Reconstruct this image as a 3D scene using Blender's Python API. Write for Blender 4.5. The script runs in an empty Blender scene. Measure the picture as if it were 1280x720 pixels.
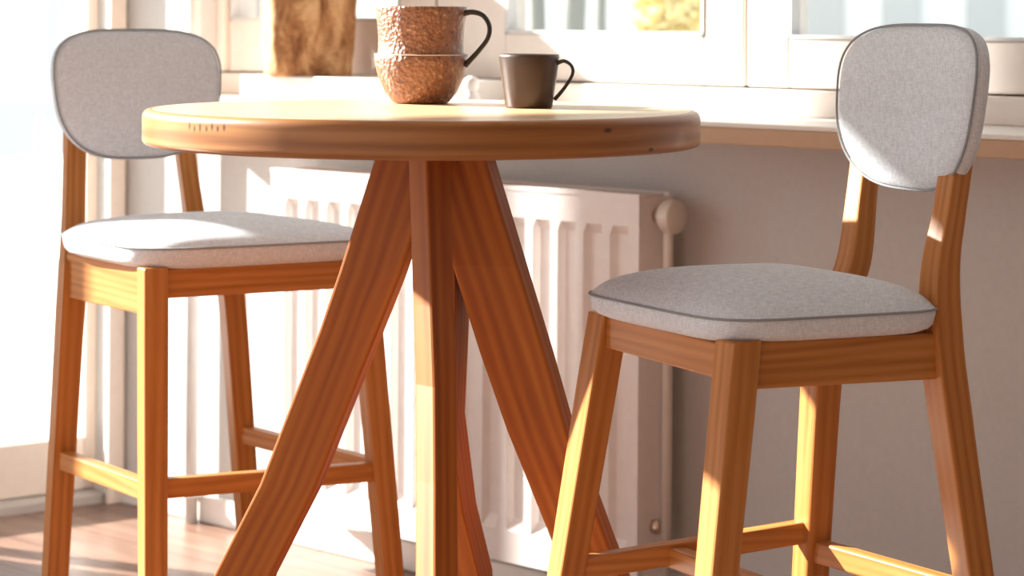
import bpy, math, random
from mathutils import Vector, Matrix, noise
random.seed(7)
PI = math.pi
F, YH, H, RO = 2800.0, 25.0, 1.04, 0.006      # focal length in px, horizon row, camera height, roll
sc = bpy.context.scene
col = sc.collection

# ------------------------------------------------------------------ geometry helpers
def ray(px, py):
    a, b = px-640, py-YH
    c, s = math.cos(RO), math.sin(RO)
    return (a*c+b*s)/F, (-a*s+b*c)/F          # X/Y, (H-z)/Y
def bp(px, py, Y):
    u, v = ray(px, py)
    return Vector((u*Y, Y, H-v*Y))
TH = math.radians(42)
W0 = Vector((-.378, 4.41, 0)); WS = Vector((math.cos(TH), -math.sin(TH), 0)); WN = Vector((-math.sin(TH), -math.cos(TH), 0))
def wp(s, n, z): return W0+WS*s+WN*n+Vector((0, 0, z))
def wall_s(px, py, n):
    u, v = ray(px, py)
    # (u*Y,Y) = W0+WS s+WN n
    bx, by = W0.x+WN.x*n, W0.y+WN.y*n
    s = (u*by-bx)/(WS.x-u*WS.y)
    return s, H-v*(by+WS.y*s)
def Xw(s, n, z):   # local frame of the window wall
    return wp(s, n, z)
CORN = wp(-.61, 0, 0)
LD = Vector((-.80, -.60, 0)); LN = Vector((.60, -.80, 0))   # left wall direction, inward normal
def lp(t, n, z): return CORN+LD*t+LN*n+Vector((0, 0, z))

class MB:
    def __init__(s): s.v = []; s.f = []; s.uv = []; s.sm = []
    def face(s, idx, uv=None, smooth=False):
        s.f.append(idx); s.uv.append(uv or [(0, 0)]*len(idx)); s.sm.append(smooth)
    def hexa(s, P, L=None):
        """P: 8 points, bottom ring 0-3, top ring 4-7; uv in metres along the long axis"""
        b = len(s.v); P = [Vector(p) for p in P]; s.v += P
        ax = [(P[1]-P[0]), (P[3]-P[0]), (P[4]-P[0])]
        ln = [a.length for a in ax]; k = ln.index(max(ln))
        un = [a.normalized() for a in ax]; o = P[0]
        oth = [i for i in range(3) if i != k]
        off = random.random()*3
        for q in ((3, 2, 1, 0), (4, 5, 6, 7), (0, 1, 5, 4), (1, 2, 6, 5), (2, 3, 7, 6), (3, 0, 4, 7)):
            uv = []
            for i in q:
                d = P[i]-o
                uv.append((d.dot(un[oth[0]])+d.dot(un[oth[1]])+off, d.dot(un[k])+off))
            s.face([b+i for i in q], uv)
        return s
    def box(s, fr, a0, a1, b0, b1, c0, c1):
        return s.hexa([fr(a0, b0, c0), fr(a1, b0, c0), fr(a1, b1, c0), fr(a0, b1, c0),
                       fr(a0, b0, c1), fr(a1, b0, c1), fr(a1, b1, c1), fr(a0, b1, c1)])
    def loft(s, nodes, A, B):
        """nodes: (centre, half width along A, half width along B); horizontal sections"""
        b = len(s.v); off = random.random()*3; t = off; prev = None; n = len(nodes); T = []
        for c, ha, hb in nodes:
            c = Vector(c)
            if prev is not None: t += (c-prev).length
            prev = c; T.append(t)
            for sa, sb in ((-1, -1), (1, -1), (1, 1), (-1, 1)): s.v.append(c+A*ha*sa+B*hb*sb)
        for i in range(n-1):
            ha, hb = nodes[0][1]*2, nodes[0][2]*2
            us = [0, ha, ha+hb, 2*ha+hb, 2*ha+2*hb]
            for k in range(4):
                j = (k+1) % 4
                s.face([b+4*i+k, b+4*i+j, b+4*i+4+j, b+4*i+4+k],
                       [(us[k]+off, T[i]), (us[k+1]+off, T[i]), (us[k+1]+off, T[i+1]), (us[k]+off, T[i+1])])
        s.face([b+3, b+2, b+1, b]); e = b+4*(n-1); s.face([e, e+1, e+2, e+3])
        return s
    def lathe(s, prof, c, n=48, axis=None, close=False):
        """prof: list of (r, z) ; r==0 allowed at ends"""
        c = Vector(c); b = len(s.v)
        Z = Vector(axis) if axis else Vector((0, 0, 1)); Z.normalize()
        X = Z.orthogonal().normalized(); Y = Z.cross(X)
        L = 0; m = len(prof); acc = [0]
        for i in range(1, m): acc.append(acc[-1]+math.dist(prof[i], prof[i-1]))
        for r, z in prof:
            for k in range(n):
                a = 2*PI*k/n; s.v.append(c+X*r*math.cos(a)+Y*r*math.sin(a)+Z*z)
        R = max(r for r, z in prof)
        for i in range(m-1):
            for k in range(n):
                j = (k+1) % n
                s.face([b+i*n+k, b+i*n+j, b+(i+1)*n+j, b+(i+1)*n+k],
                       [(acc[i], k/n*2*PI*R), (acc[i], (k+1)/n*2*PI*R), (acc[i+1], (k+1)/n*2*PI*R), (acc[i+1], k/n*2*PI*R)], True)
        if not close:
            if prof[0][0] > 0: s.face([b+k for k in range(n)][::-1])
            if prof[-1][0] > 0: s.face([b+(m-1)*n+k for k in range(n)])
        return s
    def tube(s, pts, r, n=10, closed=False, flat=1.0, nrm=None):
        pts = [Vector(p) for p in pts]; b = len(s.v); m = len(pts)
        rr = r if callable(r) else (lambda t: r)
        up = Vector(nrm) if nrm else None
        for i, p in enumerate(pts):
            d = (pts[(i+1) % m]-pts[i-1]) if closed else (pts[min(i+1, m-1)]-pts[max(i-1, 0)])
            d.normalize()
            if up is None: up = d.orthogonal()
            X = (up-d*up.dot(d)).normalized(); Y = d.cross(X)
            if not nrm: up = X
            q = rr(i/(m-1))
            for k in range(n):
                a = 2*PI*k/n; s.v.append(p+X*q*flat*math.cos(a)+Y*q*math.sin(a))
        for i in range(m if closed else m-1):
            for k in range(n):
                j = (k+1) % n; i2 = (i+1) % m
                s.face([b+i*n+k, b+i*n+j, b+i2*n+j, b+i2*n+k], None, True)
        if not closed:
            s.face([b+k for k in range(n)][::-1]); s.face([b+(m-1)*n+k for k in range(n)])
        return s
    def build(s, name, mat, parent=None, origin=None, bevel=0, segs=2, kind=None, label=None):
        o0 = Vector(origin) if origin is not None else (parent_loc(parent) if parent else Vector((0, 0, 0)))
        me = bpy.data.meshes.new(name)
        me.from_pydata([tuple(v-o0) for v in s.v], [], s.f)
        uvl = me.uv_layers.new(name='UVMap'); flat = []
        for uv in s.uv: flat += uv
        for i, u in enumerate(flat): uvl.data[i].uv = u
        for p, sm in zip(me.polygons, s.sm): p.use_smooth = sm
        me.materials.append(mat); me.validate(); me.update()
        import bmesh
        bm = bmesh.new(); bm.from_mesh(me); bmesh.ops.recalc_face_normals(bm, faces=bm.faces); bm.to_mesh(me); bm.free()
        o = bpy.data.objects.new(name, me); col.objects.link(o)
        if parent: o.parent = parent
        else: o.location = o0
        if bevel:
            md = o.modifiers.new('bevel', 'BEVEL'); md.width = bevel; md.segments = segs; md.limit_method = 'ANGLE'; md.angle_limit = math.radians(40); md.harden_normals = False
        if kind: o['kind'] = kind
        if label: o['label'] = label
        return o
LOCS = {}
def parent_loc(p):
    return LOCS[p.name] if p.name in LOCS else parent_loc(p.parent)
def thing(name, loc, label=None, cat=None, group=None, kind=None):
    o = bpy.data.objects.new(name, None); col.objects.link(o); o.location = loc; o.empty_display_size = .1
    LOCS[o.name] = Vector(loc)
    return tag(o, label, cat, group, kind)
def tag(o, label=None, cat=None, group=None, kind=None):
    if label: o['label'] = label
    if cat: o['category'] = cat
    if group: o['group'] = group
    if kind: o['kind'] = kind
    return o

# ------------------------------------------------------------------ materials
def new_mat(name):
    m = bpy.data.materials.new(name); m.use_nodes = True; nt = m.node_tree
    return m, nt, nt.nodes['Principled BSDF']
def N(nt, t, **kw):
    n = nt.nodes.new(t)
    for k, v in kw.items():
        if k in n.inputs: n.inputs[k].default_value = v
        else: setattr(n, k, v)
    return n
def ramp(nt, stops):
    r = nt.nodes.new('ShaderNodeValToRGB'); e = r.color_ramp.elements
    while len(e) < len(stops): e.new(.5)
    for i, (p, c) in enumerate(stops): e[i].position = p; e[i].color = (*c, 1)
    return r
def wood(name, dark, mid, light, rough=.42, scale=1.0, band=1.0, coord='UV'):
    m, nt, b = new_mat(name); L = nt.links.new
    tc = N(nt, 'ShaderNodeTexCoord')
    mp = N(nt, 'ShaderNodeMapping'); mp.inputs['Scale'].default_value = (38*scale, 1.6*scale, 1)
    L(tc.outputs[coord], mp.inputs[0])
    n1 = N(nt, 'ShaderNodeTexNoise', Scale=1.6, Detail=6.0, Roughness=.6, Distortion=1.1); L(mp.outputs[0], n1.inputs[0])
    mp2 = N(nt, 'ShaderNodeMapping'); mp2.inputs['Scale'].default_value = (16*scale, 1.1*scale, 1); L(tc.outputs[coord], mp2.inputs[0])
    wv = N(nt, 'ShaderNodeTexWave', Scale=1.5*band, Distortion=6.5, Detail=3.0); wv.inputs['Detail Scale'].default_value = .8
    L(mp2.outputs[0], wv.inputs[0])
    mx = N(nt, 'ShaderNodeMix'); mx.data_type = 'FLOAT'; mx.inputs[0].default_value = .22
    L(n1.outputs[0], mx.inputs[2]); L(wv.outputs['Fac'], mx.inputs[3])
    r = ramp(nt, [(.25, dark), (.48, mid), (.75, light)]); L(mx.outputs[0], r.inputs[0])
    L(r.outputs[0], b.inputs['Base Color']); b.inputs['Roughness'].default_value = rough
    b.inputs['Specular IOR Level'].default_value = .4
    bu = N(nt, 'ShaderNodeBump', Strength=.12, Distance=.002); L(n1.outputs[0], bu.inputs['Height']); L(bu.outputs[0], b.inputs['Normal'])
    return m
def paint(name, c, rough=.6, bump=.0, sc_=40.0):
    m, nt, b = new_mat(name); L = nt.links.new
    tc = N(nt, 'ShaderNodeTexCoord'); n = N(nt, 'ShaderNodeTexNoise', Scale=sc_, Detail=4.0); L(tc.outputs['Object'], n.inputs[0])
    r = ramp(nt, [(.3, tuple(x*.97 for x in c)), (.7, tuple(min(1, x*1.02) for x in c))]); L(n.outputs[0], r.inputs[0]); L(r.outputs[0], b.inputs['Base Color'])
    b.inputs['Roughness'].default_value = rough
    if bump:
        bu = N(nt, 'ShaderNodeBump', Strength=bump, Distance=.001); L(n.outputs[0], bu.inputs['Height']); L(bu.outputs[0], b.inputs['Normal'])
    return m
def metal(name, c, rough):
    m, nt, b = new_mat(name); L = nt.links.new
    b.inputs['Base Color'].default_value = (*c, 1); b.inputs['Metallic'].default_value = 1
    tc = N(nt, 'ShaderNodeTexCoord'); n = N(nt, 'ShaderNodeTexNoise', Scale=60.0); L(tc.outputs['Object'], n.inputs[0])
    r = ramp(nt, [(.3, (rough*.8,)*3), (.7, (rough*1.2,)*3)]); L(n.outputs[0], r.inputs[0]); L(r.outputs[0], b.inputs['Roughness'])
    return m
def fabric(name, c):
    m, nt, b = new_mat(name); L = nt.links.new
    tc = N(nt, 'ShaderNodeTexCoord')
    hs = []
    for sc3 in ((900, 120, 120), (120, 120, 900)):
        mp = N(nt, 'ShaderNodeMapping'); mp.inputs['Scale'].default_value = sc3; L(tc.outputs['Object'], mp.inputs[0])
        n = N(nt, 'ShaderNodeTexNoise', Scale=1.0, Detail=2.0); L(mp.outputs[0], n.inputs[0]); hs.append(n)
    ad = N(nt, 'ShaderNodeMath', operation='ADD'); L(hs[0].outputs[0], ad.inputs[0]); L(hs[1].outputs[0], ad.inputs[1])
    r = ramp(nt, [(.6, tuple(x*.80 for x in c)), (1.0, tuple(min(1, x*1.05) for x in c))]); 
    hf = N(nt, 'ShaderNodeMath', operation='MULTIPLY'); hf.inputs[1].default_value = .8; L(ad.outputs[0], hf.inputs[0])
    L(hf.outputs[0], r.inputs[0]); L(r.outputs[0], b.inputs['Base Color'])
    b.inputs['Roughness'].default_value = .95; b.inputs['Specular IOR Level'].default_value = .15
    b.inputs['Sheen Weight'].default_value = .25; b.inputs['Sheen Roughness'].default_value = .5
    bu = N(nt, 'ShaderNodeBump', Strength=.25, Distance=.0006); L(ad.outputs[0], bu.inputs['Height']); L(bu.outputs[0], b.inputs['Normal'])
    return m
M = {}
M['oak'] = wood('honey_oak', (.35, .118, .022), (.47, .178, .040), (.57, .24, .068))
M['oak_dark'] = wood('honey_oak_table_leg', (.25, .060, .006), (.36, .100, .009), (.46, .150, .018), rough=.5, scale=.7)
M['floor'] = None
M['wall'] = paint('wall_paint', (.64, .62, .60), .85, .1, 90)
M['warm'] = paint('warm_taupe_wall_paint', (.27, .235, .21), .85, .1, 90)
M['white'] = paint('white_gloss_paint', (.86, .83, .80), .35)
M['frame'] = paint('window_frame_paint', (.88, .80, .73), .4)
M['door'] = paint('door_frame_paint', (.80, .70, .62), .45)
M['sill'] = paint('sill_laminate', (.86, .80, .74), .35)
M['sill_edge'] = paint('sill_edge_shade_tan', (.55, .36, .22), .5)  # front edge of the sill, its shade put into a darker tan
M['rad'] = paint('radiator_enamel', (.90, .84, .81), .3)
M['gap'] = paint('rubber_gasket', (.50, .46, .43), .7)
M['ceil'] = paint('ceiling_paint', (.62, .60, .58), .9)
M['nickel'] = metal('brushed_nickel', (.72, .62, .52), .35)
M['knob'] = paint('knob_plastic', (.78, .70, .62), .35)
M['fab'] = fabric('grey_linen', (.76, .80, .85))
M['pipe'] = paint('pipe_enamel', (.70, .70, .69), .4)
M['piping'] = paint('piping_cord', (.30, .31, .32), .9)

# tabletop edge: oak darkened in colour to hold its shade, with knots (positions in the tabletop's own coordinates)
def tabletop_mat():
    m = wood('tabletop_oak_shaded_edge', (.22, .075, .016), (.35, .135, .036), (.47, .21, .070), scale=.7, band=1.2)
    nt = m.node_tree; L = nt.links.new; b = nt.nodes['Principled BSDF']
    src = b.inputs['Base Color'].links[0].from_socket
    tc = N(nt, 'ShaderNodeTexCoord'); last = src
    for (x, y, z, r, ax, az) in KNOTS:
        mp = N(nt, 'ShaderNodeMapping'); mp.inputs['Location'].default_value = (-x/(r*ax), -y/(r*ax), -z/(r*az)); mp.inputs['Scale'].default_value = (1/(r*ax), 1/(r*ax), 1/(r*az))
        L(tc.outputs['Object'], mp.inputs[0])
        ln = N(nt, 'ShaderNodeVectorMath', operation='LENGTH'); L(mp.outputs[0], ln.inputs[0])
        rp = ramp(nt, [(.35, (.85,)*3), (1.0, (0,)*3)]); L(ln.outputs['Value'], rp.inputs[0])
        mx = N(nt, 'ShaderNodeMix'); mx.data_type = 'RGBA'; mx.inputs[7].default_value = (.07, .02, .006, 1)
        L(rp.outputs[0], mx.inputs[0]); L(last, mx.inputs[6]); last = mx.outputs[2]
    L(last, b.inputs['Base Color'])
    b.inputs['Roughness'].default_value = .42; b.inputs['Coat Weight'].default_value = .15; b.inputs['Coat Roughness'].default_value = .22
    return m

def floor_mat():
    m, nt, b = new_mat('floor_planks'); L = nt.links.new
    tc = N(nt, 'ShaderNodeTexCoord'); mp = N(nt, 'ShaderNodeMapping'); mp.inputs['Rotation'].default_value = (0, 0, TH)
    L(tc.outputs['Object'], mp.inputs[0])
    br = N(nt, 'ShaderNodeTexBrick', Scale=1.0); br.offset = .37
    br.inputs['Brick Width'].default_value = 1.6; br.inputs['Row Height'].default_value = .14; br.inputs['Mortar Size'].default_value = .0025
    br.inputs['Color1'].default_value = (.22, .125, .09, 1); br.inputs['Color2'].default_value = (.28, .17, .125, 1); br.inputs['Mortar'].default_value = (.10, .04, .02, 1)
    L(mp.outputs[0], br.inputs[0])
    mp2 = N(nt, 'ShaderNodeMapping'); mp2.inputs['Scale'].default_value = (2, 26, 1); L(mp.outputs[0], mp2.inputs[0])
    n = N(nt, 'ShaderNodeTexNoise', Scale=1.5, Detail=6.0, Distortion=.8); L(mp2.outputs[0], n.inputs[0])
    rp = ramp(nt, [(.3, (.55,)*3), (.7, (1.1,)*3)]); L(n.outputs[0], rp.inputs[0])
    mx = N(nt, 'ShaderNodeMix'); mx.data_type = 'RGBA'; mx.blend_type = 'MULTIPLY'; mx.inputs[0].default_value = .8
    L(br.outputs[0], mx.inputs[6]); L(rp.outputs[0], mx.inputs[7]); L(mx.outputs[2], b.inputs['Base Color'])
    b.inputs['Roughness'].default_value = .32
    bu = N(nt, 'ShaderNodeBump', Strength=.2, Distance=.002); L(n.outputs[0], bu.inputs['Height']); L(bu.outputs[0], b.inputs['Normal'])
    return m
M['floor'] = floor_mat()

def glass_mat():
    m = bpy.data.materials.new('window_glass'); m.use_nodes = True; nt = m.node_tree; nt.nodes.clear(); L = nt.links.new
    o = N(nt, 'ShaderNodeOutputMaterial'); t = N(nt, 'ShaderNodeBsdfTransparent'); t.inputs[0].default_value = (.96, .97, .97, 1)
    g = N(nt, 'ShaderNodeBsdfGlossy', Roughness=.02); lw = N(nt, 'ShaderNodeLayerWeight', Blend=.5); pw = N(nt, 'ShaderNodeMath', operation='POWER'); pw.inputs[1].default_value = 5
    fr = N(nt, 'ShaderNodeMath', operation='MULTIPLY_ADD'); fr.inputs[1].default_value = .8; fr.inputs[2].default_value = .025; mx = N(nt, 'ShaderNodeMixShader')
    L(lw.outputs['Facing'], pw.inputs[0]); L(pw.outputs[0], fr.inputs[0])
    L(fr.outputs[0], mx.inputs[0]); L(t.outputs[0], mx.inputs[1]); L(g.outputs[0], mx.inputs[2]); L(mx.outputs[0], o.inputs[0])
    return m
M['glass'] = glass_mat()

def speckle_mat(name, base, dark, pale, bump=.8):
    m, nt, b = new_mat(name); L = nt.links.new
    tc = N(nt, 'ShaderNodeTexCoord')
    v = N(nt, 'ShaderNodeTexVoronoi', Scale=190.0); L(tc.outputs['Object'], v.inputs[0])
    n = N(nt, 'ShaderNodeTexNoise', Scale=150.0, Detail=4.0, Roughness=.7); L(tc.outputs['Object'], n.inputs[0])
    r = ramp(nt, [(.30, dark), (.46, base), (.58, base), (.70, pale)]); L(n.outputs[0], r.inputs[0])
    L(r.outputs[0], b.inputs['Base Color']); b.inputs['Roughness'].default_value = .42; b.inputs['Coat Weight'].default_value = .4; b.inputs['Coat Roughness'].default_value = .3
    ad = N(nt, 'ShaderNodeMath', operation='ADD'); L(v.outputs['Distance'], ad.inputs[0]); L(n.outputs[0], ad.inputs[1])
    bu = N(nt, 'ShaderNodeBump', Strength=bump, Distance=.003); L(ad.outputs[0], bu.inputs['Height']); L(bu.outputs[0], b.inputs['Normal'])
    return m
M['stone'] = speckle_mat('speckled_stoneware', (.29, .115, .046), (.07, .024, .012), (.64, .40, .24))
M['dark'] = paint('dark_glaze', (.060, .040, .030), .38)
M['handle'] = paint('handle_glaze', (.014, .008, .006), .5)
M['mugdark'] = paint('brown_black_stoneware', (.055, .029, .017), .45, .15, 200)
for q in ('mugdark', 'handle'):
    b_ = M[q].node_tree.nodes['Principled BSDF']; b_.inputs['Coat Weight'].default_value = .22 if q == 'mugdark' else .15; b_.inputs['Coat Roughness'].default_value = .25
def bark_mat():
    m, nt, b = new_mat('bark'); L = nt.links.new
    tc = N(nt, 'ShaderNodeTexCoord'); mp = N(nt, 'ShaderNodeMapping'); mp.inputs['Scale'].default_value = (1, 1, .45); L(tc.outputs['Object'], mp.inputs[0])
    n = N(nt, 'ShaderNodeTexNoise', Scale=26.0, Detail=7.0, Roughness=.65, Distortion=.5); L(mp.outputs[0], n.inputs[0])
    r = ramp(nt, [(.32, (.18, .06, .015)), (.47, (.42, .19, .07)), (.56, (.62, .34, .15)), (.7, (.80, .52, .27))]); L(n.outputs[0], r.inputs[0])
    L(r.outputs[0], b.inputs['Base Color']); b.inputs['Roughness'].default_value = .8
    bu = N(nt, 'ShaderNodeBump', Strength=.7, Distance=.01); L(n.outputs[0], bu.inputs['Height']); L(bu.outputs[0], b.inputs['Normal'])
    return m
M['bark'] = bark_mat()

# ------------------------------------------------------------------ camera
cam = bpy.data.cameras.new('camera'); co = bpy.data.objects.new('camera', cam); col.objects.link(co)
cam.sensor_width = 36; cam.lens = F/1280*36; cam.shift_y = -(360-YH)/1280
co.matrix_world = Matrix.Translation((0, 0, H)) @ Matrix.Rotation(PI/2, 4, 'X') @ Matrix.Rotation(RO, 4, 'Z')
cam.dof.use_dof = True; cam.dof.focus_distance = 2.75; cam.dof.aperture_fstop = 6.3; cam.clip_start = .05
sc.camera = co

# ------------------------------------------------------------------ room shell
CZ = 2.9
def flat(name, pts, z0, z1, mat):
    m = MB(); b = len(m.v); n = len(pts)
    m.v += [Vector((x, y, z0)) for x, y in pts]+[Vector((x, y, z1)) for x, y in pts]
    m.face(list(range(n))[::-1]); m.face(list(range(n, 2*n)))
    for i in range(n): j = (i+1) % n; m.face([i, j, n+j, n+i])
    return m.build(name, mat, kind='structure')
A = wp(-.61, -.2, 0); A.x -= .05; Bq = lp(3.6, -.2, 0); RR = wp(3.4, -.2, 0)
room = [(A.x, A.y), (Bq.x, Bq.y), (Bq.x, -1.6), (RR.x+.1, -1.6), (RR.x+.1, RR.y)]
flat('floor', room, -.1, 0, M['floor'])
flat('ceiling', room, CZ, CZ+.1, M['ceil'])

SZ = .88                                         # sill height
sL, _ = wall_s(236, 60, 0)                       # left jamb of the window opening
sR = 2.55
w = MB()
w.box(Xw, -.61-.05, sL, -.2, 0, 0, CZ)           # pier by the corner
w.box(Xw, sL, sR, -.2, 0, 0, SZ-.03)             # below the window
w.box(Xw, sL, sR, -.2, 0, 2.25, CZ)
w.box(Xw, sR, 3.5, -.2, 0, 0, CZ)
w.build('wall_right', M['wall'], kind='structure')
w = MB()
DT0, DT1, DZ = .03, 2.75, 2.36                    # door opening in the left wall
w.box(lp, -.14, DT0, -.2, 0, 0, CZ); w.box(lp, DT0, DT1, -.2, 0, DZ, CZ); w.box(lp, DT1, 3.7, -.2, 0, 0, CZ)
w.build('wall_left', M['wall'], kind='structure')
w = MB(); w.box(lambda x, y, z: Vector((x, y, z)), Bq.x-.1, RR.x+.2, -1.7, -1.6, 0, CZ)
w.build('wall_back', M['warm'], kind='structure')
w = MB(); w.box(lambda x, y, z: Vector((x, y, z)), RR.x+.1, RR.x+.2, -1.6, RR.y+.1, 0, CZ); w.build('wall_front', M['warm'], kind='structure')
# skirting boards
w = MB(); w.box(Xw, -.60, 3.4, 0, .014, 0, .055); w.build('baseboard_right', M['white'], kind='structure', bevel=.003)
w = MB(); w.box(lp, DT1, 3.55, 0, .014, 0, .055); w.build('baseboard_left', M['white'], kind='structure', bevel=.003)

# window sill board
w = MB(); w.box(Xw, sL-.03, sR+.03, -.15, .165, SZ-.008, SZ)
w.build('trim_1', M['sill'], kind='structure', bevel=.002)
w = MB(); w.box(Xw, sL-.03, sR+.03, -.15, .163, SZ-.035, SZ-.008)
w.build('trim_2', M['sill_edge'], kind='structure', bevel=.002)

# window: fixed outer frame then three sashes
NF = -.12
def sash(name, s0, s1, g0, g1, zb, zg, zt=2.2, n0=NF-.03, n1=NF+.03):
    r = thing(name, wp((s0+s1)/2, NF, zb), kind='structure')
    m = MB()
    m.box(Xw, s0, g0, n0, n1, zb, zt); m.box(Xw, g1, s1, n0, n1, zb, zt)
    m.box(Xw, g0, g1, n0, n1, zb, zg); m.box(Xw, g0, g1, n0, n1, zt-.09, zt)
    m.build('window_frame', M['frame'], r, bevel=.004)
    g = MB(); g.box(Xw, g0+.006, g1-.006, NF-.004, NF+.004, zg, zt-.09); g.build('glass_pane', M['glass'], r)
    k = MB(); q = .006; a = n1-.004; b = n1+.002
    k.box(Xw, g0, g0+q, a-.02, b, zg, zt-.09); k.box(Xw, g1-q, g1, a-.02, b, zg, zt-.09); k.box(Xw, g0, g1, a-.02, b, zg, zg+q)
    k.build('gasket', M['pipe'], r)
    return r
def S(px, n=NF+.03, py=40): return wall_s(px, py, n)[0]
def Z(px, py, n=NF+.03): return wall_s(px, py, n)[1]
zfb = Z(900, 107)
w = MB(); w.box(Xw, sL, sR, NF-.05, NF+.045, SZ, zfb-.0035)
w.build('trim_3', M['frame'], kind='structure', bevel=.003)
w = MB(); w.box(Xw, sL, sR, NF-.05, NF+.045, 2.21, 2.25); w.box(Xw, sL, sL+.02, NF-.05, NF+.045, zfb, 2.21); w.box(Xw, sR-.02, sR, NF-.05, NF+.045, zfb, 2.21); w.build('trim_4', M['frame'], kind='structure', bevel=.003)
w = MB(); w.box(Xw, sL+.02, sR-.02, NF-.045, NF-.03, zfb-.01, 2.215)   # dark rebate seen through the gaps
SM = S(932)
sash('window_1', SM+.0035, sR-.025, S(986), sR-.1, zfb, Z(1050, 49))
sash('window_2', S(545)+.003, SM-.0035, S(632), S(880), zfb, Z(760, 43))
sash('window_3', sL+.024, S(545)-.004, S(288), S(500), zfb, Z(400, 26))
w = MB()
for s in (SM, S(545)): w.box(Xw, s-.012, s+.012, NF-.05, NF-.032, zfb, 2.21)
w.box(Xw, sL+.02, sR-.02, NF-.05, NF-.032, zfb-.012, zfb+.012)
w.build('trim_5', M['gap'], kind='structure')

# two glazed balcony doors in the left wall, and an unseen pier added between them to block sun
st = .055; P0, P1 = .74, 1.36
def balcony_door(name, t0, t1, th_):
    d = thing(name, lp((t0+t1)/2, -.1, 0), kind='structure'); m = MB()
    m.box(lp, t0, t0+st, -.13, -.07, .02, DZ-.03); m.box(lp, t1-st, t1, -.13, -.07, .02, DZ-.03)
    m.box(lp, t0+st, t1-st, -.13, -.07, .02, .135); m.box(lp, t0+st, t1-st, -.13, -.07, DZ-.12, DZ-.03)
    if name == 'door_1': m.box(lp, .585, .635, -.12, -.08, .135, DZ-.12)  # out-of-view bar added to shade part of the radiator
    m.build('door_frame', M['door'], d, bevel=.004)
    g = MB(); g.box(lp, t0+st, t1-st, -.104, -.096, .13, DZ-.11); g.build('glass_pane', M['glass'], d)
    h = MB(); h.box(lp, th_-.01, th_+.01, -.07, -.055, .95, 1.10); h.tube([lp(th_, -.06, 1.03), lp(th_, -.02, 1.03), lp(th_-.1, -.02, 1.03)], .008); h.build('door_handle', M['nickel'], d)
balcony_door('door_1', DT0-.03, P0, P0-.027); balcony_door('door_2', P1, DT1-.005, DT1-.03)
w = MB(); w.box(lp, P0, P1, -.2, 0, 0, DZ+.001); w.build('wall_pier_sun_blocker', M['wall'], kind='structure')  # added pier, out of view, keeps sun off the right wall
w = MB(); w.box(lp, .004, DT0+.012, 0, .015, .0, DZ+.05); w.build('trim_6', M['door'], kind='structure', bevel=.003)
w = MB(); w.box(lp, DT0, DT1, -.2, -.01, 0, .018); w.build('trim_7', M['gap'], kind='structure')

# riser pipe beside the radiator
s_, _ = wall_s(241, 300, .03)
m = MB(); m.tube([wp(s_, .03, 0), wp(s_, .03, CZ)], .0135, 20)
r = thing('heating_pipe', wp(s_, .03, 0), 'slim pale grey heating riser pipe running up the wall left of the radiator', 'pipe')
m.build('pipe', M['pipe'], r)
m = MB(); m.lathe([(.0135, 0), (.026, 0), (.026, .006), (.0135, .012)], wp(s_, .03, 0.055), 24); m.build('floor_collar', M['white'], r)

# ------------------------------------------------------------------ radiator
NRF, NRB = .13, .04
s0, zt0 = wall_s(339, 213, NRF); s1, zt1 = wall_s(799, 243, NRF)
zt = (zt0+zt1)/2
zb = (wall_s(400, 652, NRF)[1]+wall_s(684, 712, NRF)[1])/2
print('RAD', s0, s1, zt0, zt1, zb)
rad = thing('radiator', wp((s0+s1)/2, .085, zb), 'white enamelled panel radiator with upright flutes on the wall behind the table', 'radiator')
m = MB()
# fluted front sheet: outline in s with depth, solid sheet .02 thick
pitch = .0575; nfl = int((s1-s0-.03)/pitch); s_start = s0+((s1-s0)-nfl*pitch)/2
prof = [(s0, 0)]
zf0, zf1 = zb+.055, zt-.052
m.box(Xw, s0, s1, NRF-.012, NRF, zf1, zt-.004); m.box(Xw, s0, s1, NRF-.012, NRF, zb, zf0)
# flute section: raised flat, sloped walls, recessed channel
cell = [(0, 0), (.30, 0), (.42, -.013), (.86, -.013), (1.0, 0)]
ss = []
for i in range(nfl):
    for u, dn in cell[:-1]: ss.append((s_start+pitch*(i+u), dn))
ss.append((s_start+pitch*nfl, 0)); ss = [(s0, 0)]+ss+[(s1, 0)]
lv = [(zf0, 0.0), (zf0+.022, 1.0), (zf1-.016, 1.0), (zf1, 0.0)]
b = len(m.v); nn = len(ss)
for z, k in lv:
    for s_, dn in ss: m.v.append(wp(s_, NRF+dn*k, z))
for z, k in lv:
    for s_, dn in ss: m.v.append(wp(s_, NRF-.016, z))
R_ = len(lv)
for i in range(R_-1):
    for k in range(nn-1):
        m.face([b+i*nn+k, b+i*nn+k+1, b+(i+1)*nn+k+1, b+(i+1)*nn+k])
m.build('front_panel', M['rad'], rad)
m = MB(); m.box(Xw, s0+.002, s1-.002, NRB, NRB+.012, zb, zt-.006); m.build('rear_panel', M['rad'], rad)
for q in (s0, s1-.004):
    m = MB(); m.box(Xw, q, q+.004, NRB, NRF-.001, zb+.004, zt-.004); m.build('side_panel', M['rad'], rad, bevel=.0015)
m = MB(); m.box(Xw, s0-.001, s1+.001, NRF-.014, NRF+.0015, zt-.006, zt+.002); m.box(Xw, s0-.001, s1+.001, NRB, NRB+.012, zt-.006, zt+.002)
k = s0+.006
while k < s1-.01:
    m.box(Xw, k, k+.010, NRB+.012, NRF-.014, zt-.006, zt); k += .020
m.build('top_grille', M['rad'], rad)
m = MB(); m.box(Xw, s0+.02, s1-.02, NRB+.02, NRF-.03, zb+.02, zt-.03); m.build('convector', M['rad'], rad)
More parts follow.
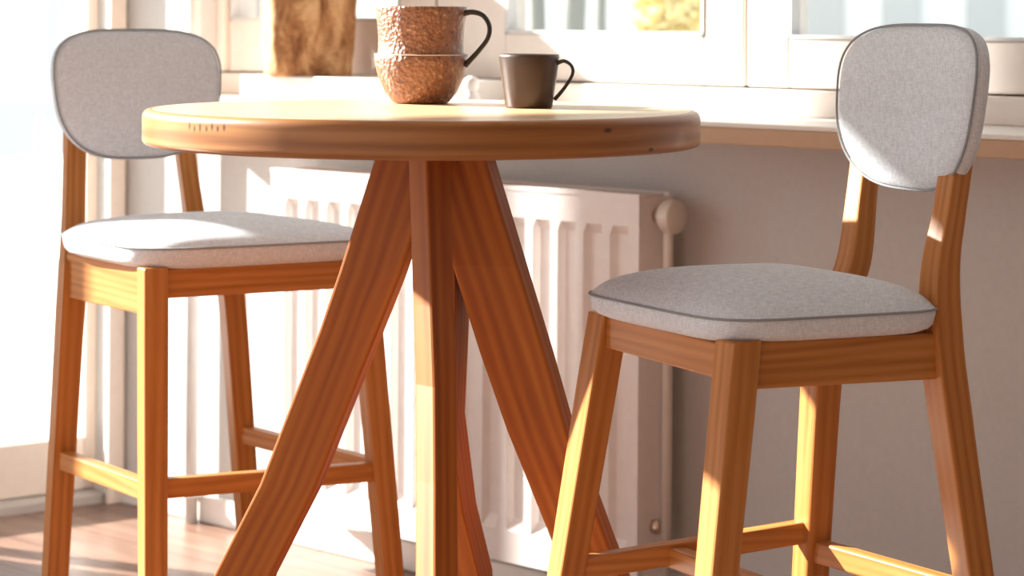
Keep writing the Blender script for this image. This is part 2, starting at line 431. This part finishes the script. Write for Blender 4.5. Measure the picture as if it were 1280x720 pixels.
# thermostatic valve on the right end
sv, zv = wall_s(842, 271, .085)
v = MB(); v.lathe([(.011, 0), (.011, .018), (.015, .018), (.015, .035), (.012, .036), (.012, sv-s1-.030)], wp(s1, .085, zv), 24, WS)
vo = v.build('valve', M['nickel'], rad)
m = MB(); m.lathe([(.013, 0), (.015, .008), (.024, .012), (.0285, .018), (.0285, .034), (.0265, .038), (0, .039)], wp(sv-.030, .085, zv), 32, WS); m.build('thermostat_knob', M['knob'], vo)
m = MB(); m.tube([wp(s1+.026, .085, zv-.012), wp(s1+.026, .085, zv-.05), wp(s1+.026, .085, .0)], .0085, 16); m.build('supply_pipe', M['knob'], rad)
m = MB(); m.lathe([(.012, 0), (.013, .008), (.008, .016), (0, .017)], wp(s1, .085, zb+.10), 20, WS); m.build('bleed_plug', M['nickel'], rad)
for q in (s0+.12, s1-.12):
    m = MB(); m.box(Xw, q, q+.03, 0, NRB, zb+.1, zt-.08); m.build('wall_bracket', M['rad'], rad)

def spline(pts, n=8):
    P = [Vector(p) for p in pts]; out = []
    for i in range(len(P)-1):
        a, b_, c_, d_ = P[max(i-1, 0)], P[i], P[i+1], P[min(i+2, len(P)-1)]
        for k in range(n):
            t = k/n; out.append(.5*((2*b_)+(-a+c_)*t+(2*a-5*b_+4*c_-d_)*t*t+(-a+3*b_-3*c_+d_)*t**3))
    out.append(P[-1]); return out
# ------------------------------------------------------------------ bar stools
def make_stool(label, sd, fd, L, posts, aprons, rungs, cz, expand, backrest, hs, K=1.0):
    zk = lambda z: H-K*(H-z)
    cz = [zk(z) for z in cz]; hs = [x*K for x in hs]; expand = [x*K for x in expand]
    aprons = [(a, b_, zk(p), zk(q)) for a, b_, p, q in aprons]; rungs = [(a, b_, zk(p), zk(q)) for a, b_, p, q in rungs]
    sd = Vector(sd).normalized(); fd = Vector(fd).normalized()
    def node(n): return bp(n[0], n[1], n[2]*K)
    C = {}
    full = {}
    for k, (a, b_) in L.items():
        P, Q = node(a), node(b_)
        def at(z, P=P, Q=Q): t = (P.z-z)/(P.z-Q.z); return P+(Q-P)*t
        C[k] = at
    cen = sum((C[k](0) for k in C), Vector())/4; cen.z = 0
    root = thing('bar_stool', cen, label, 'stool', 'grey upholstered oak bar stools')
    zt = cz[0]
    for k, at in C.items():
        nodes = [(at(0), hs[1], hs[1]), (at(.3), (hs[0]+hs[1])/2, (hs[0]+hs[1])/2), (at(zt-.09), hs[0], hs[0])]
        if k in posts:
            top = [node(q) for q in posts[k]]
            p0 = at(zt-.02)
            nodes += [(p0.lerp(top[0], .25), hs[0]*.98, hs[0]*.98)]
            nodes += [(top[0], hs[0]*.9, hs[0]*.86)]+[(q, hs[0]*.82, hs[0]*.72) for q in top[1:]]
        else: nodes.append((at(zt+.004), hs[0], hs[0]))
        m = MB()
        if k in posts:
            cs = spline([q[0] for q in nodes], 6); hs_ = []
            for i in range(len(nodes)-1):
                for j in range(6): t = j/6; hs_.append([nodes[i][x]*(1-t)+nodes[i+1][x]*t for x in (1, 2)])
            hs_.append(nodes[-1][1:]); nodes = [(c_, *h_) for c_, h_ in zip(cs, hs_)]
        m.loft(nodes, sd, fd); m.build('leg', M['oak'], root, bevel=.003)
    def rail(name, p, q, h, t):
        d = (q-p).normalized(); s = Vector((-d.y, d.x, 0)).normalized()*t/2; u = Vector((0, 0, h/2))
        m = MB(); m.hexa([p-s-u, q-s-u, q+s-u, p+s-u, p-s+u, q-s+u, q+s+u, p+s+u]); m.build(name, M['oak'], root, bevel=.0025)
    for a, b_, za, zb_ in aprons:
        h = zt-(za+zb_)/2
        p, q = C[a]((za+zt)/2), C[b_]((zb_+zt)/2)
        p.z = (za+zt)/2; q.z = (zb_+zt)/2
        rail('apron', p, q, h, .022)
    for a, b_, za, zb_ in rungs: rail('rung', C[a](za), C[b_](zb_), .028, .022)
    if 'mid' in backrest:
        a, b_, c_, d_, z = backrest['mid']; z = zk(z)
        p = C[a](z).lerp(C[b_](z), .42); q = C[c_](z).lerp(C[d_](z), .42); rail('cross_rung', p, q, .026, .022)
    # seat cushion: quad through the leg heads, pushed outwards
    q = [C[k](zt) for k in ('FL', 'FR', 'BR', 'BL')]; c0 = sum(q, Vector())/4
    ef, eb, es = expand
    F_ = (q[0]+q[1]-q[2]-q[3]).normalized(); S_ = (q[1]-q[0]).normalized()
    q = [q[0]+F_*ef-S_*es, q[1]+F_*ef+S_*es, q[2]-F_*eb+S_*es*1.3, q[3]-F_*eb-S_*es*1.3]
    def quad(u, v):
        a = q[0].lerp(q[1], (u+1)/2); b_ = q[3].lerp(q[2], (u+1)/2); return a.lerp(b_, (v+1)/2)
    z0, zp, ztop = cz
    def sup(rho, k, n=72, e=5.5):
        a = 2*PI*k/n; c, s = math.cos(a), math.sin(a)
        r = (abs(c)**e+abs(s)**e)**(-1/e); return quad(rho*r*c, rho*r*s)
    m = MB(); n = 72
    rings = [(.0, z0), (.90, z0), (.955, z0+.004), (.985, z0+(zp-z0)*.35), (1.0, z0+(zp-z0)*.8), (1.002, zp)]
    h = ztop-zp
    for rho in (.995, .98, .955, .92, .87, .81, .74, .66, .57, .47, .36, .24, .12, 0):
        rings.append((rho, zp+h*(.30*(1-rho**14)+.70*(1-rho**2.3))))
    b = len(m.v)
    for rho, z in rings:
        for k in range(n):
            p = sup(rho, k); p = Vector((p.x, p.y, z)); m.v.append(p)
    for i in range(len(rings)-1):
        for k in range(n):
            j = (k+1) % n; m.face([b+i*n+k, b+i*n+j, b+(i+1)*n+j, b+(i+1)*n+k], None, True)
    seat = m.build('seat_cushion', M['fab'], root)
    pts = []
    for k in range(n): p = sup(1.004, k); pts.append(Vector((p.x, p.y, zp)))
    m = MB(); m.tube(pts, .0016, 8, True); m.build('piping', M['piping'], seat, label='darker grey piping cord around the seat cushion')
    # backrest pad
    bc = node(backrest['c']); U = Vector(backrest['u']).normalized(); Nn = U.cross(Vector((0, 0, 1))).normalized()
    if Nn.y > 0: Nn = -Nn          # points to the sitter's side given below
    Nn = Vector(backrest['n']).normalized()
    tilt = math.radians(backrest['tilt']); V = (Vector((0, 0, 1))*math.cos(tilt)-Nn*math.sin(tilt)).normalized(); N2 = (Nn*math.cos(tilt)+Vector((0, 0, 1))*math.sin(tilt)).normalized()
    hw, hh, th = backrest['hw']*K, backrest['hh']*K, .036*K
    n = 96; e = 3.3
    def outl(rho, k, dn):
        a = 2*PI*k/n; c, s = math.cos(a), math.sin(a); r = (abs(c)**e+abs(s)**e)**(-1/e)
        u, v = rho*r*c, rho*r*s
        uu = u*hw*(1+.07*v-.13*v*v*(v < 0)); vv = v*hh
        cur = .022*(uu/hw)**2                       # pad curves round the sitter
        return bc+U*uu+V*vv+N2*(dn+cur)
    rings = [(0, -.002), (.5, -.003), (.86, -.006), (.94, -.010), (.985, -.016), (1.0, -.021), (1.0, -th*.85), (.985, -th*.97), (.95, -th-.002), (.6, -th-.006), (0, -th-.006)]
    m = MB(); b = 0
    for rho, dn in rings:
        for k in range(n): m.v.append(outl(rho, k, dn+.008*(1-rho**2 if dn > -.02 else 0)))
    for i in range(len(rings)-1):
        for k in range(n):
            j = (k+1) % n; m.face([i*n+k, i*n+j, (i+1)*n+j, (i+1)*n+k], None, True)
    bk = m.build('backrest', M['fab'], root)
    m = MB(); m.tube([outl(.995, k, -.013) for k in range(n)], .0016, 8, True); m.build('piping', M['piping'], bk, label='darker grey piping cord around the backrest')
    return root, C

# right stool: faces left, its near side towards us
sdR, fdR = (.469, -.883, 0), (.89, .454, 0)
RL = {'FL': ((753, 440, 2.94), (708, 715, 2.95)), 'FR': ((921, 450, 2.68), (897, 705, 2.645)),
      'BR': ((1178, 450, 2.81), (1216, 715, 2.805)), 'BL': ((1026, 490, 3.02), (1014, 700, 3.05))}
RP = {'BR': [(1176, 330, 2.815), (1187, 262, 2.835), (1203, 150, 2.865)], 'BL': [(1066, 330, 3.035), (1078, 235, 3.055), (1090, 130, 3.08)]}
rst, RC = make_stool('grey padded oak bar stool right of the table, its seat front under the table edge',
    sdR, fdR, RL, RP,
    [('FL', 'FR', .616, .607), ('FR', 'BR', .603, .592), ('FL', 'BL', .612, .60), ('BL', 'BR', .60, .592)],
    [('FL', 'BL', .316, .350), ('FR', 'BR', .315, .32), ('BL', 'BR', .323, .322)],
    (.655, .684, .7285), (.040, .0, .030),
    dict(c=(1134, 132, 2.93), u=(.44, -.90, 0), n=(-.90, -.44, 0), tilt=7, hw=.149, hh=.109, mid=('FL', 'BL', 'FR', 'BR', .326)), (.0205, .0165), .95)

sdL, fdL = (.89, .454, 0), (-.454, .89, 0)
LL = {'FL': ((191, 393, 3.24), (191, 715, 3.19)), 'FR': ((459, 400, 3.41), (487, 715, 3.385)),
      'BL': ((87, 400, 3.51), (69, 715, 3.53)), 'BR': ((290, 380, 3.67), (310, 650, 3.71))}
LP = {'BL': [(90, 325, 3.515), (92, 250, 3.535), (94, 130, 3.57)], 'BR': [(250, 300, 3.68), (237, 232, 3.70), (224, 130, 3.73)]}
lst, LC = make_stool('grey padded oak bar stool left of the table, before the glazed door',
    sdL, fdL, LL, LP,
    [('FL', 'FR', .634, .632), ('FL', 'BL', .612, .60), ('FR', 'BR', .632, .62), ('BL', 'BR', .61, .62)],
    [('FL', 'BL', .362, .346), ('FR', 'BR', .358, .356), ('FL', 'FR', .366, .356)],
    (.675, .706, .740), (.034, .0, .034),
    dict(c=(172, 116, 3.575), u=(.89, .454, 0), n=(.454, -.89, 0), tilt=8, hw=.136, hh=.104), (.0185, .0165))

# ------------------------------------------------------------------ round table
TC = Vector(((529-640)/F*2.81, 2.81, 0)); TT = H-.112; RT = .3475; TK = .044
tab = thing('bar_table', TC, 'round oak bar table with thick top and four splayed board legs between the stools', 'table')
LOC = TC
def rimpt(px, py):  # a point on the rim, in table coordinates
    u, v = ray(px, py)
    a = u*u+1; b_ = -2*(u*TC.x+TC.y); c = TC.x**2+TC.y**2-RT**2
    Y = (-b_-math.sqrt(b_*b_-4*a*c))/(2*a)
    return (u*Y-TC.x, Y-TC.y, H-v*Y)
KNOTS = [(*rimpt(760, 163), .0055, 1.6, .7), (*rimpt(814, 187), .0042, 1.6, .8)]+[(*rimpt(x, y), .0032, 1.0, q) for x, y, q in ((237, 157, 2.2), (243, 161, 1.6), (250, 159, 2.4), (258, 161, 1.5), (265, 158, 2.2), (272, 161, 1.5), (280, 159, 2.0))]
M['edge'] = tabletop_mat(); M['top'] = wood('tabletop_oak_sunlit_top', (.54, .31, .15), (.68, .43, .24), (.78, .54, .33), rough=.32, scale=.7)  # one oak in two tones: shade coloured into the edge, sun into the top
m = MB(); c = TC; n = 128
pr = [(RT-.012, TT-TK), (RT-.007, TT-TK+.0002), (RT-.003, TT-TK+.0015), (RT-.0008, TT-TK+.004), (RT, TT-TK+.007), (RT, TT-TK+.009),
      (RT, TT-.011), (RT, TT-.009), (RT-.0008, TT-.0055), (RT-.003, TT-.0022), (RT-.0065, TT-.0004), (RT-.010, TT), (RT-.012, TT)]
pr = [(r_, z_) for r_, z_ in pr]
# rim uv: grain runs round the edge
b = 0
for r_, z_ in pr:
    for k in range(n):
        a = 2*PI*k/n; m.v.append(Vector((c.x+r_*math.cos(a), c.y+r_*math.sin(a), z_)))
for i in range(len(pr)-1):
    for k in range(n):
        j = (k+1) % n; a0, a1 = k/n*2*PI*RT, (k+1)/n*2*PI*RT
        m.face([i*n+k, i*n+j, (i+1)*n+j, (i+1)*n+k], [(pr[i][1], a0), (pr[i][1], a1), (pr[i+1][1], a1), (pr[i+1][1], a0)], True)
e = (len(pr)-1)*n
m.face([e+k for k in range(n)], [(m.v[e+k].y*.6, m.v[e+k].x) for k in range(n)])
m.face([k for k in range(n)][::-1], [(m.v[k].y, m.v[k].x) for k in range(n)][::-1])
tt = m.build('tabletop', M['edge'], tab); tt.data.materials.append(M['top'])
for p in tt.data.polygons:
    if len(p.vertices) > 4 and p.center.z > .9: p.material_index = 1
def leg_(nodes, rad_dir, ha, hb):
    A_ = Vector(rad_dir).normalized(); B_ = Vector((-A_.y, A_.x, 0))
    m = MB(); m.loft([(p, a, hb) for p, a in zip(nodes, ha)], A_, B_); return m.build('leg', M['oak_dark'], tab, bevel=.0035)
zu = TT-TK
def nodes_(pts, Ys, foot):
    P = [bp(x, y, Y) for (x, y), Y in zip(pts, Ys)]
    t = (zu+.0-P[0].z); d = (P[0]-P[1]); P[0] = P[0]+d*(t/d.z)           # meet the underside
    P.append(Vector(foot)); return P
# left leg (tips away from us a little), right, front and back legs
Lp = [(511, 203), (467, 340), (440, 413), (365, 604), (307, 718)]
leg_(nodes_(Lp, [2.815, 2.825, 2.835, 2.86, 2.88], (TC.x-.335, 2.905, 0)), (-.97, .22, 0), [.041, .040, .038, .037, .037, .036], .020)
Rp = [(574, 203), (612, 330), (646, 440), (676, 535), (728, 670)]
leg_(nodes_(Rp, [2.82, 2.85, 2.89, 2.92, 2.97], (TC.x+.345, 3.10, 0)), (.95, -.30, 0), [.043, .044, .044, .041, .039, .038], .022)
Fp = [(537, 203), (542, 380), (545, 480), (546, 600), (546, 718)]
leg_(nodes_(Fp, [2.765, 2.72, 2.69, 2.64, 2.59], (TC.x+.0, 2.46, 0)), (-.72, -.69, 0), [.0200, .0190, .0185, .0185, .0185, .0185], .0180)
Bp = [(560, 203), (562, 380), (556, 520), (571, 634), (592, 718)]
leg_(nodes_(Bp, [2.865, 2.90, 2.93, 2.98, 3.03], (TC.x+.07, 3.14, 0)), (.24, .97, 0), [.040, .038, .038, .037, .036, .035], .018)
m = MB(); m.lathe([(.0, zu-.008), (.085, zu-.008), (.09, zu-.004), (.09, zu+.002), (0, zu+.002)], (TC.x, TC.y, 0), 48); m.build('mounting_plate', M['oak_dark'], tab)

# ------------------------------------------------------------------ mugs
Yb = 2.99; bc = bp(526, 128, Yb); bc.z = TT; k = Yb/F
big = thing('stoneware_mug', bc, 'large brown speckled stoneware mug with a stepped body on the table', 'mug', 'mugs on the round table')
R1 = 57*k
m = MB(); m.lathe([(0, .002), (31*k, 0), (35*k, .002), (45*k, 14*k), (54*k, 34*k), (58*k, 52*k), (58.5*k, 60*k), (56*k, 61.5*k)], bc, 64)
base = m.build('bowl_base', M['stone'], big)
m = MB(); m.tube([bc+Vector((57.4*k*math.cos(a*PI/40), 57.4*k*math.sin(a*PI/40), 61*k)) for a in range(80)], .0011, 8, True)
m.build('rim_line', paint('pale_unglazed_rim', (.72, .52, .38), .7), base, label='pale unglazed line around the step')
m = MB(); m.lathe([(56*k, 61*k), (54*k, 64*k), (53.5*k, 80*k), (55*k, 100*k), (57.5*k, 119*k), (57*k, 121*k), (55*k, 120*k), (51*k, 98*k), (49*k, 70*k), (0, 66*k)], bc, 64)
m.build('body', M['stone'], big)
m = MB(); hx = Vector((1, -.25, 0)).normalized(); hp = lambda a, z: bc+hx*a*k+Vector((0, 0, z*k))
m.tube(spline([hp(53, 112), hp(66, 114.5), hp(80, 110), hp(88, 97), hp(86, 82), hp(75, 67), hp(62, 53), hp(57, 48)]), lambda t: .0042-.0012*math.sin(t*PI), 12, flat=1.5, nrm=(hx.y, -hx.x, 0))
m.build('handle', M['handle'], big, label='thin dark brown loop handle')
Yb = 2.86; bc2 = bp(661, 136, Yb); bc2.z = TT; k2 = Yb/F
small = thing('espresso_mug', bc2, 'small dark brown tapered mug right of the larger speckled mug on the table', 'mug', 'mugs on the round table')
m = MB(); k = k2
m.lathe([(0, .0015), (25*k, .001), (28*k, 0), (29.5*k, 2*k), (32*k, 20*k), (36.5*k, 50*k), (38*k, 63*k), (37.8*k, 66.5*k), (36.6*k, 67*k), (35.5*k, 65*k), (33*k, 40*k), (28*k, 8*k), (0, 5*k)], bc2, 64)
m.build('body', M['mugdark'], small)
m = MB(); hp = lambda a, z: bc2+hx*a*k2+Vector((0, 0, z*k2))
m.tube(spline([hp(36, 56), hp(45, 59), hp(54, 53.5), hp(56, 44), hp(50, 32), hp(41, 20), hp(33, 11)]), lambda t: .0027-.0006*math.sin(t*PI), 12, flat=1.5, nrm=(hx.y, -hx.x, 0))
m.build('handle', M['handle'], small)

# ------------------------------------------------------------------ things on the sill
sa, _ = wall_s(300, 100, .10); sb, _ = wall_s(560, 110, .10)
m = MB(); m.box(Xw, sa, sb, -.065, .10, SZ, SZ+.049)
ris = m.build('display_plinth', M['white'], origin=wp((sa+sb)/2, 0, SZ), bevel=.003)
tag(ris, 'low white plinth on the windowsill carrying the bark vase', 'plinth')
s_, _ = wall_s(390, 90, .02); vc = wp(s_, .03, SZ+.049)
def bark_vase():
    m = MB(); n = 80; rows = 46; HH = .30; ax, ay = .088, .072; ca, sa_ = math.cos(.27), math.sin(.27)
    U = Vector((1, 0, 0)); V_ = Vector((0, 1, 0))
    def pt(a, z, sc1):
        c, s = math.cos(a), math.sin(a); e = 5.0; r = (abs(c)**e+abs(s)**e)**(-1/e)
        w_ = (.93+.07*min(1, z/.10))*sc1
        p = Vector((r*c*ax*w_, r*s*ay*w_, z))
        d = noise.noise(p*22)*.003+noise.noise(p*60)*.0018
        p = p+Vector((c, s, 0))*d*(1 if sc1 > .9 else .2)
        return vc+Vector((p.x*ca-p.y*sa_, p.x*sa_+p.y*ca, p.z))
    R_ = [(0, 0)]+[(1, i/(rows-1)*HH) for i in range(rows)]+[(.86, HH), (.84, HH-.05), (.8, .02), (0, .02)]
    for sc1, z in R_:
        for k in range(n): m.v.append(pt(2*PI*k/n, z, max(sc1, .001)))
    for i in range(len(R_)-1):
        for k in range(n):
            j = (k+1) % n; m.face([i*n+k, i*n+j, (i+1)*n+j, (i+1)*n+k], None, True)
    return m.build('bark_vase', M['bark'], origin=vc)
tag(bark_vase(), 'tall squared vase of rough brown bark on the white plinth by the window', 'vase')
s_, _ = wall_s(589, 110, .09); pc = wp(s_, .09, SZ)
m = MB(); m.lathe([(0, 0), (.014, 0), (.0165, .004), (.017, .018), (.013, .027), (.0085, .031), (.011, .035), (.0145, .043), (.0135, .052), (.007, .058), (0, .059)], pc, 32)
tag(m.build('candle_holder', M['white'], origin=pc), 'tiny white two-lobed ornament on the sill behind the larger mug', 'ornament')

# ------------------------------------------------------------------ outdoors
def terrace():
    m = MB(); m.box(lambda x, y, z: Vector((x, y, z)), -9, 12, 0, 30, -.30, -.14); 
    return m
# ground outside: two slabs beyond the two outer walls
conc = paint('pale_paving', (.82, .82, .80), .8)
m = MB(); m.box(lp, -14, 8, -12, -.201, -.16, -.06); o = m.build('terrace_floor', conc, kind='structure')
m = MB(); m.box(Xw, -1.2, 14, -15, -.201, -.30, -.17); o = m.build('garden_ground', paint('pale_gravel', (.62, .62, .58), .9), kind='structure')
trunk_m = paint('grey_trunk', (.20, .20, .18), .9)
def tree(px, Y, r, lean, label, fork=None):
    u, _ = ray(px, 20); c = Vector((u*Y, Y, -.17)); rt = thing('garden_tree', c, label, 'tree', 'slim garden trees beyond the window')
    m = MB(); pts = [c+Vector((lean*z+.02*math.sin(z*3+px), 0, z)) for z in (0, .6, 1.2, 1.8, 2.6, 3.4, 4.2)]
    m.tube(spline(pts, 4), lambda t: r*(1.15-.5*t), 12); m.build('trunk', trunk_m, rt)
    if fork:
        m = MB(); z0 = .95; p = c+Vector((lean*z0, 0, z0)); m.tube(spline([p, p+Vector((fork*.5, .05, .35)), p+Vector((fork, .1, .9)), p+Vector((fork*1.4, .1, 1.8))], 5), lambda t: r*.35*(1-.5*t), 8)
        m.build('branch', trunk_m, rt)
    rng = random.Random(int(px)); m = MB()
    for _ in range(420):
        a = rng.random()*2*PI; q = c+Vector((lean*4.2+rng.uniform(-.5, .5), rng.uniform(-.5, .5), 3.9+rng.gauss(0, .4)))
        d = Vector((rng.gauss(0, 1), rng.gauss(0, 1), rng.gauss(0, 1))).normalized(); e_ = d.orthogonal().normalized()*.05; g_ = d*.09
        b = len(m.v); m.v += [q-g_, q+e_, q+g_, q-e_]; m.face([b, b+1, b+2, b+3])
    m.build('foliage', M['leaf'], rt)
M['leaf'] = paint('pale_green_leaf', (.32, .40, .20), .7); M['yleaf'] = paint('yellow_leaf', (.88, .74, .38), .7)
tree(664, 7.5, .030, .0, 'slim grey tree trunk seen through the window, the nearest to the large mug', .0)
tree(684, 9.0, .012, -.25, 'thin leaning sapling seen through the window between two grey trunks')
tree(718, 10.6, .060, .01, 'thickest grey-green tree trunk seen through the middle window')
tree(755, 12.2, .034, .0, 'slim tree trunk between the thickest trunk and the yellow bush')
def bush(px, Y, w_, z0, label):
    u, _ = ray(px, 20); c = Vector((u*Y, Y, -.17)); rt = thing('garden_bush', c, label, 'bush')
    m = MB()
    for a in range(7):
        an = a*.9; m.tube(spline([c, c+Vector((math.cos(an)*.08, math.sin(an)*.08, .5)), c+Vector((math.cos(an)*w_*.6, math.sin(an)*w_*.6, 1.2))], 4), lambda t: .012*(1-.5*t), 6)
    m.build('stem', trunk_m, rt)
    rng = random.Random(3); m = MB()
    for _ in range(1500):
        d = Vector((rng.gauss(0, 1), rng.gauss(0, 1), rng.gauss(0, 1))).normalized(); rr_ = rng.random()**.4
        q = c+Vector((d.x*w_*rr_, d.y*w_*rr_, z0+.35+d.z*.42*rr_)); e_ = Vector((rng.gauss(0, 1), rng.gauss(0, 1), rng.gauss(0, 1))).normalized(); f_ = e_.orthogonal().normalized()*.028
        b = len(m.v); m.v += [q-e_*.045, q+f_, q+e_*.045, q-f_]; m.face([b, b+1, b+2, b+3])
    m.build('foliage', M['yleaf'], rt)
bush(836, 8.6, .13, .88, 'yellow-leaved bush seen through the middle window')
# pale house across the garden
fac = paint('white_render', (.80, .80, .79), .9); dk = paint('grey_shutter', (.52, .53, .53), .6)
hc = Vector((2.2, 16, -.17)); hs_ = thing('pale_house', hc, 'pale rendered house with tall grey shutters across the garden, seen through the windows', 'house')
fr = lambda x, y, z: hc+Vector((x, y, z))
m = MB(); m.box(fr, -5, 6, 0, 4, 0, 5.5); m.build('wall', fac, hs_)
m = MB(); m.v += [fr(-5.3, -.4, 5.5), fr(6.3, -.4, 5.5), fr(6.3, 4.4, 5.5), fr(-5.3, 4.4, 5.5), fr(-5.3, 2, 7.2), fr(6.3, 2, 7.2)]
for q in ((0, 1, 5, 4), (2, 3, 4, 5), (0, 4, 3), (1, 2, 5), (3, 2, 1, 0)): m.face(list(q))
m.build('roof', paint('roof_tiles', (.5, .35, .28), .8), hs_)
for i, x in enumerate((-3.9, -2.6, -1.3, -.1, .45, 1.05, 1.7, 2.9, 4.2)):
    m = MB(); m.box(fr, x, x+.26, -.04, .01, .5, 2.4); m.build('shutter', dk, hs_)

# ------------------------------------------------------------------ light
wd = bpy.data.worlds.new('World'); sc.world = wd; wd.use_nodes = True; bg = wd.node_tree.nodes['Background']
bg.inputs[0].default_value = (.86, .94, 1.0, 1); bg.inputs[1].default_value = 1.25
sun = bpy.data.lights.new('sun', 'SUN'); so = bpy.data.objects.new('sun', sun); col.objects.link(so)
el = math.radians(26); sdv = (-WS*math.cos(math.radians(18))+WN*math.sin(math.radians(18)))*math.cos(el)+Vector((0, 0, math.sin(el)))
so.rotation_euler = sdv.to_track_quat('Z', 'Y').to_euler(); so.location = (-4, 8, 5)
sun.energy = 27; sun.color = (1, .96, .90); sun.angle = math.radians(1.2)
vs = sc.view_settings; vs.view_transform = 'Standard'; vs.look = 'None'; vs.gamma = 1; vs.use_curve_mapping = False; vs.exposure = 0.0
sc.cycles.max_bounces = 10; sc.cycles.diffuse_bounces = 5; sc.cycles.transparent_max_bounces = 12
sc.cycles.use_denoising = True
try: sc.cycles.sample_clamp_indirect = 6
except Exception: pass
